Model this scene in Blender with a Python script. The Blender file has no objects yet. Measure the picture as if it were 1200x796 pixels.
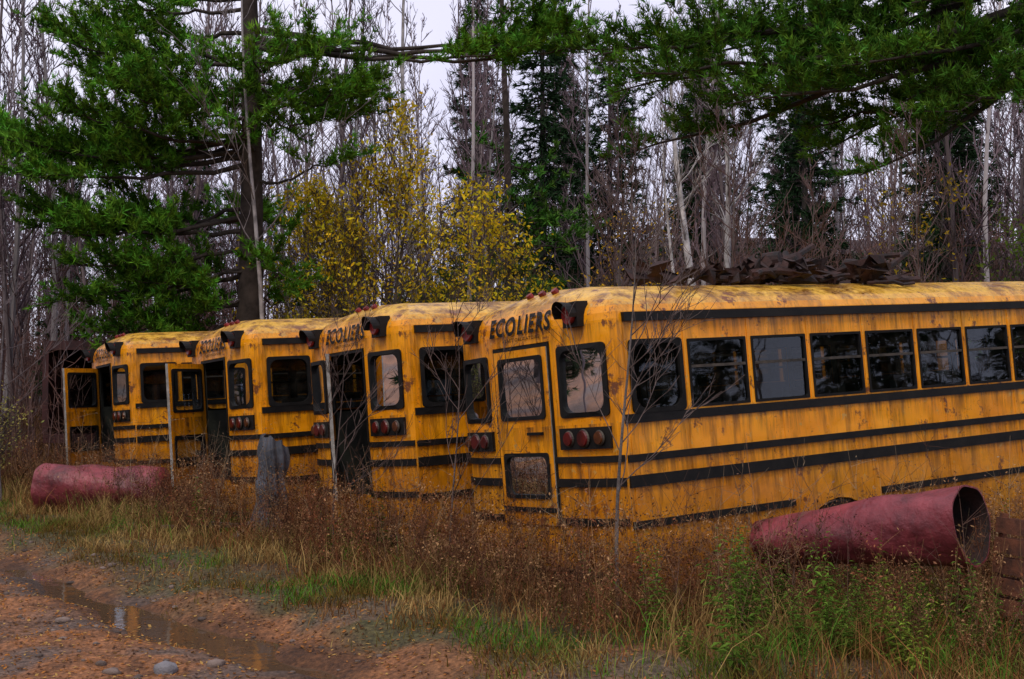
import bpy, math, random
import numpy as np
from mathutils import Vector, Matrix
rng=np.random.default_rng(7); random.seed(7)
R=random.uniform
scene=bpy.context.scene
COL=scene.collection

# ---------------------------------------------------------------- mesh builder
class MB:
    def __init__(s): s.V=[];s.C=[];s.n=0;s.L=[];s.T=[];s.M=[]
    def add(s,V,F,mat=0,col=(1,1,1)):
        V=np.asarray(V,float).reshape(-1,3); N=len(V)
        c=np.asarray(col,float)
        if c.ndim==1: c=np.tile(c,(N,1))
        if isinstance(F,np.ndarray):
            s.L.append((F+s.n).ravel()); s.T.append(np.full(len(F),F.shape[1])); s.M.append(np.full(len(F),mat))
        else:
            for f in F:
                s.L.append(np.array(f)+s.n); s.T.append(np.array([len(f)])); s.M.append(np.array([mat]))
        s.V.append(V); s.C.append(c); s.n+=N
    def mesh(s,name,mats,smooth=False):
        me=bpy.data.meshes.new(name)
        V=np.concatenate(s.V);C=np.concatenate(s.C);L=np.concatenate(s.L);T=np.concatenate(s.T);M=np.concatenate(s.M)
        me.vertices.add(len(V)); me.vertices.foreach_set('co',V.astype(np.float32).ravel())
        me.loops.add(len(L)); me.loops.foreach_set('vertex_index',L.astype(np.int32))
        me.polygons.add(len(T))
        st=np.concatenate([[0],np.cumsum(T)[:-1]]).astype(np.int32)
        me.polygons.foreach_set('loop_start',st)
        try: me.polygons.foreach_set('loop_total',T.astype(np.int32))
        except Exception: pass
        me.polygons.foreach_set('material_index',M.astype(np.int32))
        me.polygons.foreach_set('use_smooth',np.full(len(T),bool(smooth)))
        a=me.color_attributes.new('Col','FLOAT_COLOR','POINT')
        a.data.foreach_set('color',np.concatenate([C,np.ones((len(C),1))],1).astype(np.float32).ravel())
        for m in mats: me.materials.append(m)
        me.update(calc_edges=True)
        return me
    def obj(s,name,mats,parent=None,smooth=False):
        return mkobj(name,s.mesh(name,mats,smooth),parent)
def mkobj(name,data,parent=None):
    o=bpy.data.objects.new(name,data); COL.objects.link(o)
    if parent: o.parent=parent
    return o
def empty(name,M=None):
    o=bpy.data.objects.new(name,None); COL.objects.link(o)
    if M is not None: o.matrix_world=M
    return o
def box(mb,x0,x1,y0,y1,z0,z1,mat=0,col=(1,1,1)):
    V=[(x,y,z) for x in(x0,x1) for y in(y0,y1) for z in(z0,z1)]
    mb.add(V,np.array([[0,1,3,2],[4,6,7,5],[0,4,5,1],[2,3,7,6],[0,2,6,4],[1,5,7,3]]),mat,col)
def obox(mb,c,ax,ay,az,mat=0,col=(1,1,1)):
    c,ax,ay,az=[np.array(v,float) for v in(c,ax,ay,az)]
    V=[c+i*ax+j*ay+k*az for i in(-1,1) for j in(-1,1) for k in(-1,1)]
    mb.add(V,np.array([[0,1,3,2],[4,6,7,5],[0,4,5,1],[2,3,7,6],[0,2,6,4],[1,5,7,3]]),mat,col)
def tube(mb,pts,rad,sides=5,mat=0,col=(1,1,1),cap=False):
    pts=np.asarray(pts,float); n=len(pts)
    rad=np.broadcast_to(np.asarray(rad,float),(n,))
    t=np.gradient(pts,axis=0); t/=np.linalg.norm(t,axis=1)[:,None]+1e-9
    m=np.abs(t.mean(0)); ref=np.zeros(3); ref[int(np.argmin(m))]=1
    a=np.cross(t,ref); a/=np.linalg.norm(a,axis=1)[:,None]+1e-9; b=np.cross(t,a)
    g=np.arange(sides)*2*np.pi/sides
    V=pts[:,None,:]+rad[:,None,None]*(np.cos(g)[None,:,None]*a[:,None,:]+np.sin(g)[None,:,None]*b[:,None,:])
    i=np.arange(n-1)[:,None]*sides; j=np.arange(sides)[None,:]; k=(j+1)%sides
    F=np.stack([i+j,i+k,i+sides+k,i+sides+j],-1).reshape(-1,4)
    mb.add(V,F,mat,col)
    if cap:
        mb.add(V[0],[list(range(sides))],mat,col); mb.add(V[-1],[list(range(sides))],mat,col)
def vnoise(x,y,s,seed=0):
    x=np.asarray(x,float)/s+seed*17.3; y=np.asarray(y,float)/s+seed*5.7
    xi=np.floor(x);yi=np.floor(y);fx=x-xi;fy=y-yi
    fx=fx*fx*(3-2*fx);fy=fy*fy*(3-2*fy)
    def h(a,b):
        v=np.sin(a*127.1+b*311.7+seed*74.7)*43758.5453
        return v-np.floor(v)
    return (h(xi,yi)*(1-fx)+h(xi+1,yi)*fx)*(1-fy)+(h(xi,yi+1)*(1-fx)+h(xi+1,yi+1)*fx)*fy

# ---------------------------------------------------------------- materials
def newmat(name):
    m=bpy.data.materials.new(name); m.use_nodes=True
    nt=m.node_tree; return m,nt,nt.nodes['Principled BSDF']
def N(nt,t,**k):
    n=nt.nodes.new(t)
    for a,b in k.items(): setattr(n,a,b)
    return n
def noise(nt,scale,detail=4,vec=None,rough=.55):
    n=N(nt,'ShaderNodeTexNoise'); n.inputs['Scale'].default_value=scale; n.inputs['Detail'].default_value=detail; n.inputs['Roughness'].default_value=rough
    if vec is not None: nt.links.new(vec,n.inputs['Vector'])
    return n.outputs['Fac']
def ramp(nt,fac,stops):
    r=N(nt,'ShaderNodeValToRGB'); nt.links.new(fac,r.inputs[0]); e=r.color_ramp.elements
    while len(e)<len(stops): e.new(.5)
    for el,(p,c) in zip(e,stops):
        el.position=p; el.color=(c,c,c,1) if isinstance(c,(int,float)) else (*c,1)
    return r.outputs[0]
def mix(nt,fac,a,b,mode='MIX'):
    n=N(nt,'ShaderNodeMix',data_type='RGBA',blend_type=mode)
    for sock,v in((n.inputs[0],fac),(n.inputs[6],a),(n.inputs[7],b)):
        if isinstance(v,bpy.types.NodeSocket): nt.links.new(v,sock)
        elif isinstance(v,(int,float)): sock.default_value=v
        else: sock.default_value=(*v,1)
    return n.outputs[2]
def mul(nt,a,b):
    n=N(nt,'ShaderNodeMath',operation='MULTIPLY')
    for s_,v in((n.inputs[0],a),(n.inputs[1],b)):
        if isinstance(v,(int,float)): s_.default_value=v
        else: nt.links.new(v,s_)
    return n.outputs[0]
def objco(nt,scale=(1,1,1)):
    t=N(nt,'ShaderNodeTexCoord'); mp=N(nt,'ShaderNodeMapping'); mp.inputs['Scale'].default_value=scale
    nt.links.new(t.outputs['Object'],mp.inputs['Vector']); return mp.outputs[0]
def bump(nt,b,fac,strength,dist=.02):
    n=N(nt,'ShaderNodeBump'); n.inputs['Strength'].default_value=strength; n.inputs['Distance'].default_value=dist
    nt.links.new(fac,n.inputs['Height']); nt.links.new(n.outputs[0],b.inputs['Normal'])
def simple(name,c1,c2,rough=.7,scale=6,bs=.2,metal=0,bd=.01,spec=.5):
    m,nt,b=newmat(name); v=objco(nt); f=noise(nt,scale,5,v,.65)
    nt.links.new(ramp(nt,f,[(.35,c1),(.65,c2)]),b.inputs['Base Color'])
    b.inputs['Roughness'].default_value=rough; b.inputs['Metallic'].default_value=metal; b.inputs['Specular IOR Level'].default_value=spec
    bump(nt,b,noise(nt,scale*6,3,v),bs,bd); return m
def vcmat(name,rough=.8,nscale=0,amt=.5,transl=0,bs=0,rnd=0):
    m,nt,b=newmat(name); a=N(nt,'ShaderNodeAttribute',attribute_name='Col'); c=a.outputs['Color']
    if nscale:
        v=objco(nt); f=noise(nt,nscale,2,v)
        c=mix(nt,1,c,ramp(nt,f,[(.3,1-amt),(.7,1+amt*.6)]),'MULTIPLY')
    if rnd:
        oi=N(nt,'ShaderNodeObjectInfo'); c=mix(nt,1,c,ramp(nt,oi.outputs['Random'],[(0,1-rnd),(1,1+rnd)]),'MULTIPLY')
    out=nt.nodes['Material Output'].inputs['Surface']
    if bs:
        nt.links.new(c,b.inputs['Base Color']); b.inputs['Roughness'].default_value=rough; b.inputs['Specular IOR Level'].default_value=.2
        bump(nt,b,noise(nt,nscale*8,3,v),bs,.02); return m
    df=N(nt,'ShaderNodeBsdfDiffuse'); nt.links.new(c,df.inputs['Color']); nt.nodes.remove(b)
    if transl:
        tr=N(nt,'ShaderNodeBsdfTranslucent'); nt.links.new(c,tr.inputs['Color'])
        ms=N(nt,'ShaderNodeMixShader'); ms.inputs[0].default_value=transl
        nt.links.new(df.outputs[0],ms.inputs[1]); nt.links.new(tr.outputs[0],ms.inputs[2])
        nt.links.new(ms.outputs[0],out)
    else: nt.links.new(df.outputs[0],out)
    return m
def paint_mat():
    m,nt,b=newmat('weathered_yellow_paint'); v=objco(nt)
    big=noise(nt,1.3,4,v); fine=noise(nt,16,5,v,.7); st=noise(nt,1.0,5,objco(nt,(7,7,.7)),.75)
    base=ramp(nt,big,[(.3,(.76,.245,.002)),(.55,(.90,.335,.003)),(.75,(.94,.40,.006))])
    base=mix(nt,1,base,ramp(nt,st,[(.37,.50),(.50,1.0)]),'MULTIPLY')
    geo=N(nt,'ShaderNodeNewGeometry'); sp=N(nt,'ShaderNodeSeparateXYZ'); nt.links.new(geo.outputs['Normal'],sp.inputs[0])
    top=ramp(nt,sp.outputs['Z'],[(.35,0),(.85,1)])
    chalk=mix(nt,ramp(nt,fine,[(.35,.1),(.62,.9)]),(.46,.23,.015),(.86,.52,.07))
    base=mix(nt,top,base,chalk)
    base=mix(nt,top,base,mix(nt,1,base,ramp(nt,noise(nt,2.6,7,v,.75),[(.42,(.30,.22,.16)),(.50,(.8,.75,.7)),(.56,(1,1,1))]),'MULTIPLY'))
    so=N(nt,'ShaderNodeSeparateXYZ'); nt.links.new(v,so.inputs[0])
    low=N(nt,'ShaderNodeMapRange'); low.inputs[1].default_value=.6; low.inputs[2].default_value=1.65; low.inputs[3].default_value=1.3; low.inputs[4].default_value=0
    nt.links.new(so.outputs['Z'],low.inputs[0])
    base=mix(nt,mul(nt,low.outputs[0],fine),base,(.10,.045,.013))
    dr=ramp(nt,noise(nt,1.5,5,objco(nt,(9,9,.5)),.7),[(.44,0),(.62,.9)])
    for zt in(1.86,1.54,1.34,2.69):
        g=N(nt,'ShaderNodeMapRange'); g.inputs[1].default_value=zt-.20; g.inputs[2].default_value=zt; g.clamp=True; nt.links.new(so.outputs['Z'],g.inputs[0])
        lt=N(nt,'ShaderNodeMath',operation='LESS_THAN'); lt.inputs[1].default_value=zt+.01; nt.links.new(so.outputs['Z'],lt.inputs[0])
        base=mix(nt,mul(nt,mul(nt,g.outputs[0],lt.outputs[0]),dr),base,(.09,.036,.011))
    rust=noise(nt,4.0,7,v,.74)
    base=mix(nt,ramp(nt,rust,[(.57,0),(.615,1)]),base,mix(nt,fine,(.04,.012,.006),(.26,.08,.02)))
    base=mix(nt,ramp(nt,noise(nt,9,5,v,.7),[(.61,0),(.65,.8)]),base,(.52,.31,.08))
    nt.links.new(base,b.inputs['Base Color'])
    nt.links.new(ramp(nt,fine,[(.3,.20),(.7,.48)]),b.inputs['Roughness'])
    bump(nt,b,noise(nt,1.7,2,v),.7,.07)
    return m
M_paint=paint_mat()
M_black=simple('faded_black_trim',(.003,.003,.003),(.012,.010,.008),.6,5,spec=.25)
M_rubber=simple('black_rubber',(.004,.004,.004),(.012,.011,.010),.75,8,spec=.2)
M_int=simple('interior_lining',(.045,.048,.04),(.10,.10,.08),.7,3)
M_seat=simple('seat_vinyl',(.012,.02,.015),(.04,.045,.034),.5,4)
M_alu=simple('window_sash_aluminium',(.02,.017,.012),(.09,.07,.05),.5,9,metal=.3)
M_rust=simple('rusty_steel',(.05,.018,.010),(.16,.05,.022),.85,7,.6)
M_darkrust=simple('dark_rusty_iron',(.005,.004,.004),(.045,.015,.010),.85,6,.6)
M_grey=simple('grey_galvanised_metal',(.035,.04,.05),(.15,.16,.19),.6,4,.4,.3)
M_wood=simple('weathered_wood',(.05,.035,.025),(.13,.09,.065),.85,8,.5)
M_redlens=simple('red_lens',(.03,.002,.002),(.12,.007,.006),.3,9,.1)
M_redlens2=simple('warning_lens',(.10,.005,.004),(.30,.016,.012),.35,9,.1)
M_amber=simple('amber_lens',(.04,.01,.003),(.12,.035,.008),.3,12,.1)
M_redpaint=simple('faded_red_paint',(.07,.010,.013),(.28,.045,.055),.5,2.6,.5,0,.03)
M_maroon=simple('maroon_paint',(.02,.005,.005),(.07,.014,.012),.6,4,.3)
M_white=simple('dirty_white_paint',(.16,.15,.12),(.36,.34,.31),.6,6,.2)
def glass_mat():
    m,nt,b=newmat('dirty_window_glass'); v=objco(nt); nt.nodes.remove(b)
    tr=N(nt,'ShaderNodeBsdfTransparent'); tr.inputs[0].default_value=(.45,.49,.49,1)
    gl=N(nt,'ShaderNodeBsdfGlossy'); gl.inputs['Roughness'].default_value=.015; gl.inputs[0].default_value=(.82,.90,1,1)
    bp=N(nt,'ShaderNodeBump'); bp.inputs['Strength'].default_value=.12; bp.inputs['Distance'].default_value=.02
    nt.links.new(noise(nt,1.6,2,v),bp.inputs['Height']); nt.links.new(bp.outputs[0],gl.inputs['Normal'])
    fr=N(nt,'ShaderNodeFresnel'); fr.inputs[0].default_value=1.55
    ms=N(nt,'ShaderNodeMixShader'); nt.links.new(fr.outputs[0],ms.inputs[0]); nt.links.new(tr.outputs[0],ms.inputs[1]); nt.links.new(gl.outputs[0],ms.inputs[2])
    df=N(nt,'ShaderNodeBsdfDiffuse'); df.inputs[0].default_value=(.05,.045,.035,1)
    m2=N(nt,'ShaderNodeMixShader'); nt.links.new(ramp(nt,noise(nt,4,5,v,.7),[(.48,.01),(.75,.35)]),m2.inputs[0])
    nt.links.new(ms.outputs[0],m2.inputs[1]); nt.links.new(df.outputs[0],m2.inputs[2])
    nt.links.new(m2.outputs[0],nt.nodes['Material Output'].inputs['Surface']); return m
M_glass=glass_mat()
M_bark=vcmat('bark',.9,6,.5,0,.5,.2)
M_twig=vcmat('twig_bark',rnd=.4)
M_needle=vcmat('pine_needles')
M_leaf=vcmat('leaves',transl=.35)
M_grass=vcmat('grass_blades')

# ---------------------------------------------------------------- terrain
def edist(x,y): return (x+5.7)*.764+(y-14)*.645
def sstep(a,b,v):
    t=np.clip((v-a)/(b-a),0,1); return t*t*(3-2*t)
def tz(x,y):
    x=np.asarray(x,float);y=np.asarray(y,float)
    e=edist(x,y)+ (vnoise(x,y,1.1,3)-.5)*.45
    z=.10*sstep(-.1,.45,e)-.18*sstep(1.9,3.2,e)
    al=x*.645-y*.764
    er=edist(x,y)+(vnoise(x,y,.8,13)-.5)*.34
    z-= .16*np.exp(-((er+.34)/(.10+.24*vnoise(al,al*0,1.3,14)))**2)*(.12+1.15*vnoise(al,e*.2,.9,5))
    z-= .11*np.exp(-((er+2.1)/.28)**2)*(.2+1.0*vnoise(al,e*.2,1.2,6))
    z+= (vnoise(x,y,.5,1)-.5)*.06+(vnoise(x,y,.17,2)-.5)*.035
    du=(x-.79)*.852+(y-10.1)*.524
    z+= .045*np.clip(du-.5,0,10)*sstep(1.5,3,e)*(1-sstep(26,34,y))
    z+= .16*np.exp(-(((x-2.8)/1.2)**2+((y-9.4)/.6)**2))
    z+= .035*np.clip(y-24,0,30)
    hh=12.0*sstep(44,105,y)*(.2+.8*sstep(-16,8,x-(y-60)*.1))
    return z+hh+ (vnoise(x,y,9,8)-.5)*.5*sstep(25,40,y)
def axis_pts(a,b,step,lo,hi,g=1.22):
    c=list(np.arange(a,b+1e-6,step)); s=step
    while c[-1]<hi: s*=g; c.append(c[-1]+s)
    s=step
    while c[0]>lo: s*=g; c.insert(0,c[0]-s)
    return np.array(c)
xs=axis_pts(-7.5,6,.055,-260,260); ys=axis_pts(6.2,15,.055,-200,320)
X,Y=np.meshgrid(xs,ys); Z=tz(X,Y)
ex=edist(X,Y)+(vnoise(X,Y,1.1,3)-.5)*.45
road=1-sstep(-.15,.35,ex+ (vnoise(X,Y,.3,4)-.5)*.5)
road=np.maximum(road,(vnoise(X,Y,.7,9)>.62)*.7*(ex<1.6)*(Y<12))
n1=vnoise(X,Y,.45,11)[...,None];n2=vnoise(X,Y,.12,12)[...,None]
orange=np.array([.31,.13,.05]);grey=np.array([.14,.105,.085]);dirt=np.array([.095,.055,.03]);grn=np.array([.06,.085,.022]);tan=np.array([.19,.115,.05])
rc=orange*(.5+.8*n2)*(1-sstep(.45,.75,n1)*.8)+grey*sstep(.45,.75,n1)*.8
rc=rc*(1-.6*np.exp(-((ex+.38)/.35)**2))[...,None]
gc=dirt*(1-n1)+grn*n1; gc=gc*(1-.45*n2)+tan*n2*.45
far=sstep(18,30,Y)[...,None]; gc=gc*(1-far)+np.array([.055,.033,.026])*(.6+.8*n1)*far
C=rc*road[...,None]+gc*(1-road[...,None])
h,w=X.shape; ii=np.arange(h-1)[:,None]*w+np.arange(w-1)[None,:]
F=np.stack([ii,ii+1,ii+w+1,ii+w],-1).reshape(-1,4)
mg,nt,b=newmat('soil_and_gravel'); a=N(nt,'ShaderNodeAttribute',attribute_name='Col'); v=objco(nt)
c=mix(nt,1,a.outputs['Color'],ramp(nt,noise(nt,22,7,v,.75),[(.33,.35),(.5,1.0),(.68,1.8)]),'MULTIPLY')
vo=N(nt,'ShaderNodeTexVoronoi'); vo.inputs['Scale'].default_value=38; nt.links.new(v,vo.inputs['Vector'])
bw=N(nt,'ShaderNodeRGBToBW'); nt.links.new(vo.outputs['Color'],bw.inputs[0])
c=mix(nt,.5,c,mix(nt,1,c,bw.outputs[0],'MULTIPLY'))
nt.links.new(c,b.inputs['Base Color']); b.inputs['Roughness'].default_value=.8; b.inputs['Specular IOR Level'].default_value=.3
bump(nt,b,noise(nt,30,5,v,.7),.8,.03)
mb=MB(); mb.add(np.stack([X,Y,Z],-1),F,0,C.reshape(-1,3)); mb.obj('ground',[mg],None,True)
mw,nt,b=newmat('muddy_water'); b.inputs['Base Color'].default_value=(.09,.055,.032,1); b.inputs['Roughness'].default_value=.05
bump(nt,b,noise(nt,6,2,objco(nt)),.08,.02)
def strip(mbx,e0,e1,a0,a1,z,n=30):
    V=[];
    for i in range(n+1):
        al=a0+(a1-a0)*i/n
        for e in(e0,e1):
            k=e+5.7*-.764+14*.645
            V.append((.764*k+.645*al+0, .645*k-.764*al, z))
    F=np.array([[2*i,2*i+1,2*i+3,2*i+2] for i in range(n)]); mbx.add(V,F)
mb=MB(); strip(mb,-.90,.1,-17,-4,-.062); mb.obj('puddle',[mw])
mb=MB(); strip(mb,-2.6,-1.6,-17,-4,-.062); mb.obj('puddle',[mw])

# ---------------------------------------------------------------- bus
ZT=3.08; ZD=2.72; HW=1.22; LB=8.6
def wid(z,d=0):
    k=np.clip((z-ZD)/(ZT-ZD),0,1)
    return (HW-d)*(1-k**2.5)**(1/2.2)
def slope(z): return .40*max(0,(z-2.66)/(ZT-2.66))**3.2
def surf(tau,z,d=0):
    zz=z if z<=2.5 else z-d*(z-2.5)/.55
    return (.14*abs(tau)**5+slope(z)+d, HW+tau*wid(z,d), zz)
def rearmap(t,z,off):
    tau=(t-HW)/max(wid(z),.3); x,y,zz=surf(tau,z); nx=-1; ny=.55*abs(tau)**4*(1 if tau>0 else -1); nz=1.2*max(0,(z-2.68)/.4)**2
    l=math.sqrt(nx*nx+ny*ny+nz*nz); return (x+nx/l*off,y+ny/l*off,zz+nz/l*off)
nearmap=lambda s,z,off:(s,-off,z)
farmap=lambda s,z,off:(s,2*HW+off,z)
WIN=[(.26,.79)]+[(.883+.735*i,.883+.735*i+.66) for i in range(10)]
WZ=(1.95,2.52)
ARCH=(2.0,3.1)
DT=(.80,1.64); DZ=(1.02,2.56)
RW=[(.12,.64),(1.80,2.32)]
def roofrows():
    ks=[math.sin(a) for a in np.linspace(0,math.pi/2,11)][1:]
    return [ZD+(ZT-ZD)*k for k in ks]
def shell(mb,d,mat):
    base=[.5,.75,1.05,1.3,1.55,WZ[0],2.2,WZ[1],2.6,ZD]; rr=roofrows()
    rows=[(z,-1) for z in base]+[(z,-1) for z in rr]+[(z,1) for z in rr[::-1][1:]]+[(z,1) for z in base[::-1]]
    cols=sorted(set([round(c,4) for c in [.7,*ARCH,1.2,LB]+[q for wn in WIN for q in wn]]))
    cols0=[c for c in cols if c>.2]
    V=[]
    def xfirst(z): return .14+slope(z)+d
    for (z,sg) in rows:
        zz=z if z<=2.5 else z-d*(z-2.5)/.55
        y=HW+sg*wid(z,d)
        xf=xfirst(z)
        V.append((xf,y,zz))
        for c in cols0: V.append((max(c,xf),y,zz))
    nc=len(cols0)+1; F=[]
    for r in range(len(rows)-1):
        z0=min(rows[r][0],rows[r+1][0]); z1=max(rows[r][0],rows[r+1][0])
        for c in range(nc-1):
            x0=.14 if c==0 else cols0[c-1]; x1=cols0[c]
            if z0>=WZ[0]-1e-6 and z1<=WZ[1]+1e-6 and any(x0>=a-1e-4 and x1<=b2+1e-4 for a,b2 in WIN): continue
            if z1<=1.06 and x0>=ARCH[0]-1e-4 and x1<=ARCH[1]+1e-4: continue
            a=r*nc+c; F.append((a,a+1,a+nc+1,a+nc))
    mb.add(V,np.array(F),mat)
    for y in(d,2*HW-d):
        cx=(ARCH[0]+ARCH[1])/2; arc=[(cx+.52*math.cos(a),y,.5+.52*math.sin(a)) for a in np.linspace(math.pi,0,13)]
        V=[(p[0],y,p[2]) for p in arc]+[(p[0],y,1.05) for p in arc]
        m=len(arc); F=[(i,i+1,m+i+1,m+i) for i in range(m-1)]
        V+= [(ARCH[0],y,.5),(ARCH[0],y,1.05),(ARCH[1],y,.5),(ARCH[1],y,1.05)]
        F+=[(2*m,0,m,2*m+1),(m-1,2*m+2,2*m+3,2*m-1)]
        mb.add(V,F,mat)
    zr=base+rr[:-1]+[ZT-.0008]
    tt=sorted(set([0,.05,.12,.3,.5,.64,.80,.95,1.1,1.22,1.34,1.49,1.64,1.80,1.94,2.14,2.32,2.39,2.44]))
    V=[surf((t-HW)/HW,z,d) for z in zr for t in tt]; F=[]; nc=len(tt)
    for r in range(len(zr)-1):
        for c in range(nc-1):
            t0,t1=tt[c],tt[c+1]; z0,z1=zr[r],zr[r+1]
            if z0>=WZ[0]-1e-6 and z1<=WZ[1]+1e-6 and any(t0>=a-1e-4 and t1<=b2+1e-4 for a,b2 in RW): continue
            if t0>=DT[0]-1e-4 and t1<=DT[1]+1e-4 and z0>=1.04 and z1<=2.61: continue
            a=r*nc+c; F.append((a,a+1,a+nc+1,a+nc))
    mb.add(V,np.array(F),mat)
    zf=[.6,1.05,1.3,1.7,2.5,2.6,ZD]+rr[:-1]; tf=[0,.12,1.16,1.28,2.32,2.44]
    V=[(LB-d,HW+(t-HW)/HW*wid(z,d),z-(d*(z-2.5)/.55 if z>2.5 else 0)) for z in zf for t in tf];F=[]
    for r in range(len(zf)-1):
        for c in range(5):
            if abs(zf[r]-1.7)<1e-6 and c in(1,3): continue
            a=r*6+c; F.append((a,a+1,a+7,a+6))
    mb.add(V,np.array(F),mat)
def rrect(u0,u1,z0,z1,r,n=5):
    P=[]
    for cx,cz,a0 in((u1-r,z1-r,0),(u0+r,z1-r,90),(u0+r,z0+r,180),(u1-r,z0+r,270)):
        for i in range(n): 
            a=math.radians(a0+90*i/(n-1)); P.append((cx+r*math.cos(a),cz+r*math.sin(a)))
    return P
def frame(mb,mp,u0,u1,z0,z1,bw,r,mat,outw=.02,off=.018,glassmb=None,bar=None,barmat=0):
    O=rrect(u0-outw,u1+outw,z0-outw,z1+outw,min(r*.5,.04)); I=rrect(u0+bw,u1-bw,z0+bw,z1-bw,r); n=len(O)
    V=[mp(u,z,off) for u,z in O]+[mp(u,z,off) for u,z in I]+[mp(u,z,-.01) for u,z in O]+[mp(u,z,-.045) for u,z in I]
    F=[]
    for i in range(n):
        j=(i+1)%n; F+= [(i,j,n+j,n+i),(2*n+i,2*n+j,j,i),(n+i,n+j,3*n+j,3*n+i)]
    mb.add(V,np.array(F),mat)
    if glassmb is not None:
        zc=(z0+z1)/2; A=np.array(mp(u0+bw,zc,-.012)); B=np.array(mp(u1-bw,zc,-.012)); up=np.array(mp(u0+bw,zc+.1,-.012))-A; up/=.1
        tl=R(-.02,.02); nrm=np.cross(B-A,up); nrm/=np.linalg.norm(nrm)
        G=[A+(B-A)*(u-u0-bw)/(u1-u0-2*bw)+up*(z-zc)+nrm*tl*(z-zc) for u,z in I]
        glassmb.add(G,[list(range(n))],0)
    if bar:
        V=[mp(u,z,o) for z in(bar-.012,bar+.012) for u in(u0+bw*.5,u1-bw*.5) for o in(-.02,.008)]
        mb.add(V,np.array([[0,1,3,2],[4,6,7,5],[0,4,5,1],[2,3,7,6],[0,2,6,4],[1,5,7,3]]),barmat)
def stripv(mb,mp,u0,u1,z0,z1,off,mat,n=1):
    V=[];F=[]
    for i in range(n+1):
        u=u0+(u1-u0)*i/n
        V+=[mp(u,z0,-.005),mp(u,z0,off),mp(u,z1,off),mp(u,z1,-.005)]
    for i in range(n):
        a=4*i; F+=[(a,a+1,a+5,a+4),(a+1,a+2,a+6,a+5),(a+2,a+3,a+7,a+6)]
    F+=[(0,1,2,3),(4*n,4*n+1,4*n+2,4*n+3)]
    mb.add(V,F,mat)
def disc(mb,c,ax,r,th,mat,n=20):
    c=np.array(c,float);ax=np.array(ax,float);ax/=np.linalg.norm(ax)
    tube(mb,[c,c+ax*th*.5,c+ax*th],[r,r,r*.9],n,mat,cap=True)

BUSM={}
mb=MB(); shell(mb,0,0); BUSM['body_shell']=mb.mesh('body_shell',[M_paint],False)
mb=MB(); shell(mb,.035,0)
box(mb,.2,LB-.05,.05,2.39,.96,1.0,0)
BUSM['interior_lining']=mb.mesh('interior_lining',[M_int])
fr=MB(); gl=MB()
for mp in(nearmap,farmap):
    frame(fr,mp,*WIN[0],*WZ,.02,.10,0,.02,.02,gl)
    for i,wn in enumerate(WIN[1:]):
        frame(fr,mp,*wn,*WZ,.018,.02,0,.006,.008,gl,2.29,1)
for rw in RW: frame(fr,rearmap,*rw,*WZ,.022,.09,0,.02,.022,gl)
BUSM['window_frames']=fr.mesh('window_frames',[M_rubber,M_alu])
for a,b2 in((.12,1.16),(1.28,2.32)): gl.add([(LB-.01,a,1.7),(LB-.01,b2,1.7),(LB-.01,b2,2.5),(LB-.01,a,2.5)],np.array([[0,1,2,3]]))
BUSM['window_glass']=gl.mesh('window_glass',[M_glass])
tr=MB()
for mp in(nearmap,farmap):
    stripv(tr,mp,.2,LB,2.69,2.765,.035,0)
    stripv(tr,mp,.15,LB,1.855,1.93,.016,0)
    stripv(tr,mp,.15,LB,1.54,1.60,.020,0)
    stripv(tr,mp,.15,LB,1.335,1.43,.020,0)
    for sg in((.15,1.98),(3.12,LB)): stripv(tr,mp,*sg,1.0,1.06,.020,0)
for a,b2 in((.01,.77),(1.67,2.43)):
    stripv(tr,rearmap,a,b2,1.55,1.605,.018,0,8); stripv(tr,rearmap,a,b2,1.35,1.42,.018,0,8); stripv(tr,rearmap,a,b2,1.03,1.09,.018,0,8)
stripv(tr,rearmap,.775,.797,1.03,2.60,.014,0);stripv(tr,rearmap,1.643,1.665,1.03,2.60,.014,0);stripv(tr,rearmap,.775,1.665,2.562,2.59,.016,0,3)
for a,b2 in((.10,.68),(1.76,2.34)):
    stripv(tr,rearmap,a,b2,1.665,1.845,.03,0,8)
box(tr,-.22,-.08,-.02,2.46,.42,.68,0); box(tr,-.08,.1,.6,.75,.45,.6,0); box(tr,-.08,.1,1.7,1.85,.45,.6,0)
BUSM['black_rub_rails']=tr.mesh('black_rub_rails',[M_black])
sm=MB()
for mp in(nearmap,farmap):
    for i in range(7):
        xx=.83+i*1.47*.75
        for (a,b2) in((1.07,1.33),(1.435,1.535),(1.605,1.85)): stripv(sm,mp,xx,xx+.035,a,b2,.004,0)
    for i in range(11):
        xx=.835+i*.735; stripv(sm,mp,xx,xx+.018,1.94,2.68,.006,0)
stripv(sm,nearmap,.20,.225,1.07,2.68,.006,0)
BUSM['panel_seams']=sm.mesh('panel_seams',[M_paint])
lp=MB()
for t,m,r in((.20,1,.055),(.37,0,.07),(.55,0,.06),(2.24,1,.055),(2.07,0,.07),(1.89,0,.06)):
    p=rearmap(t,1.755,.032); disc(lp,p,(-1,0,0),r,.025,m); disc(lp,np.array(p)+np.array([.004,0,0]),(-1,0,0),r+.010,.015,3)
for t in(.40,2.04):
    p=np.array(rearmap(t,2.79,.0))
    obox(lp,p+np.array([-.0,0,0]),(.06,0,0),(0,.105,0),(0,0,.105),2)
    disc(lp,p+np.array([-.06,0,0]),(-1,0,.05),.085,.03,4)
    V=[]
    for i,a in enumerate(np.linspace(-.25,math.pi+.25,13)):
        for xo,rr_ in((-.05,.105),(-.15,.112)): V.append(p+np.array([xo-.04*math.sin(a),rr_*math.cos(a),rr_*math.sin(a)]))
    F=[(2*i,2*i+1,2*i+3,2*i+2) for i in range(12)]
    lp.add(V,np.array(F),2)
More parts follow.
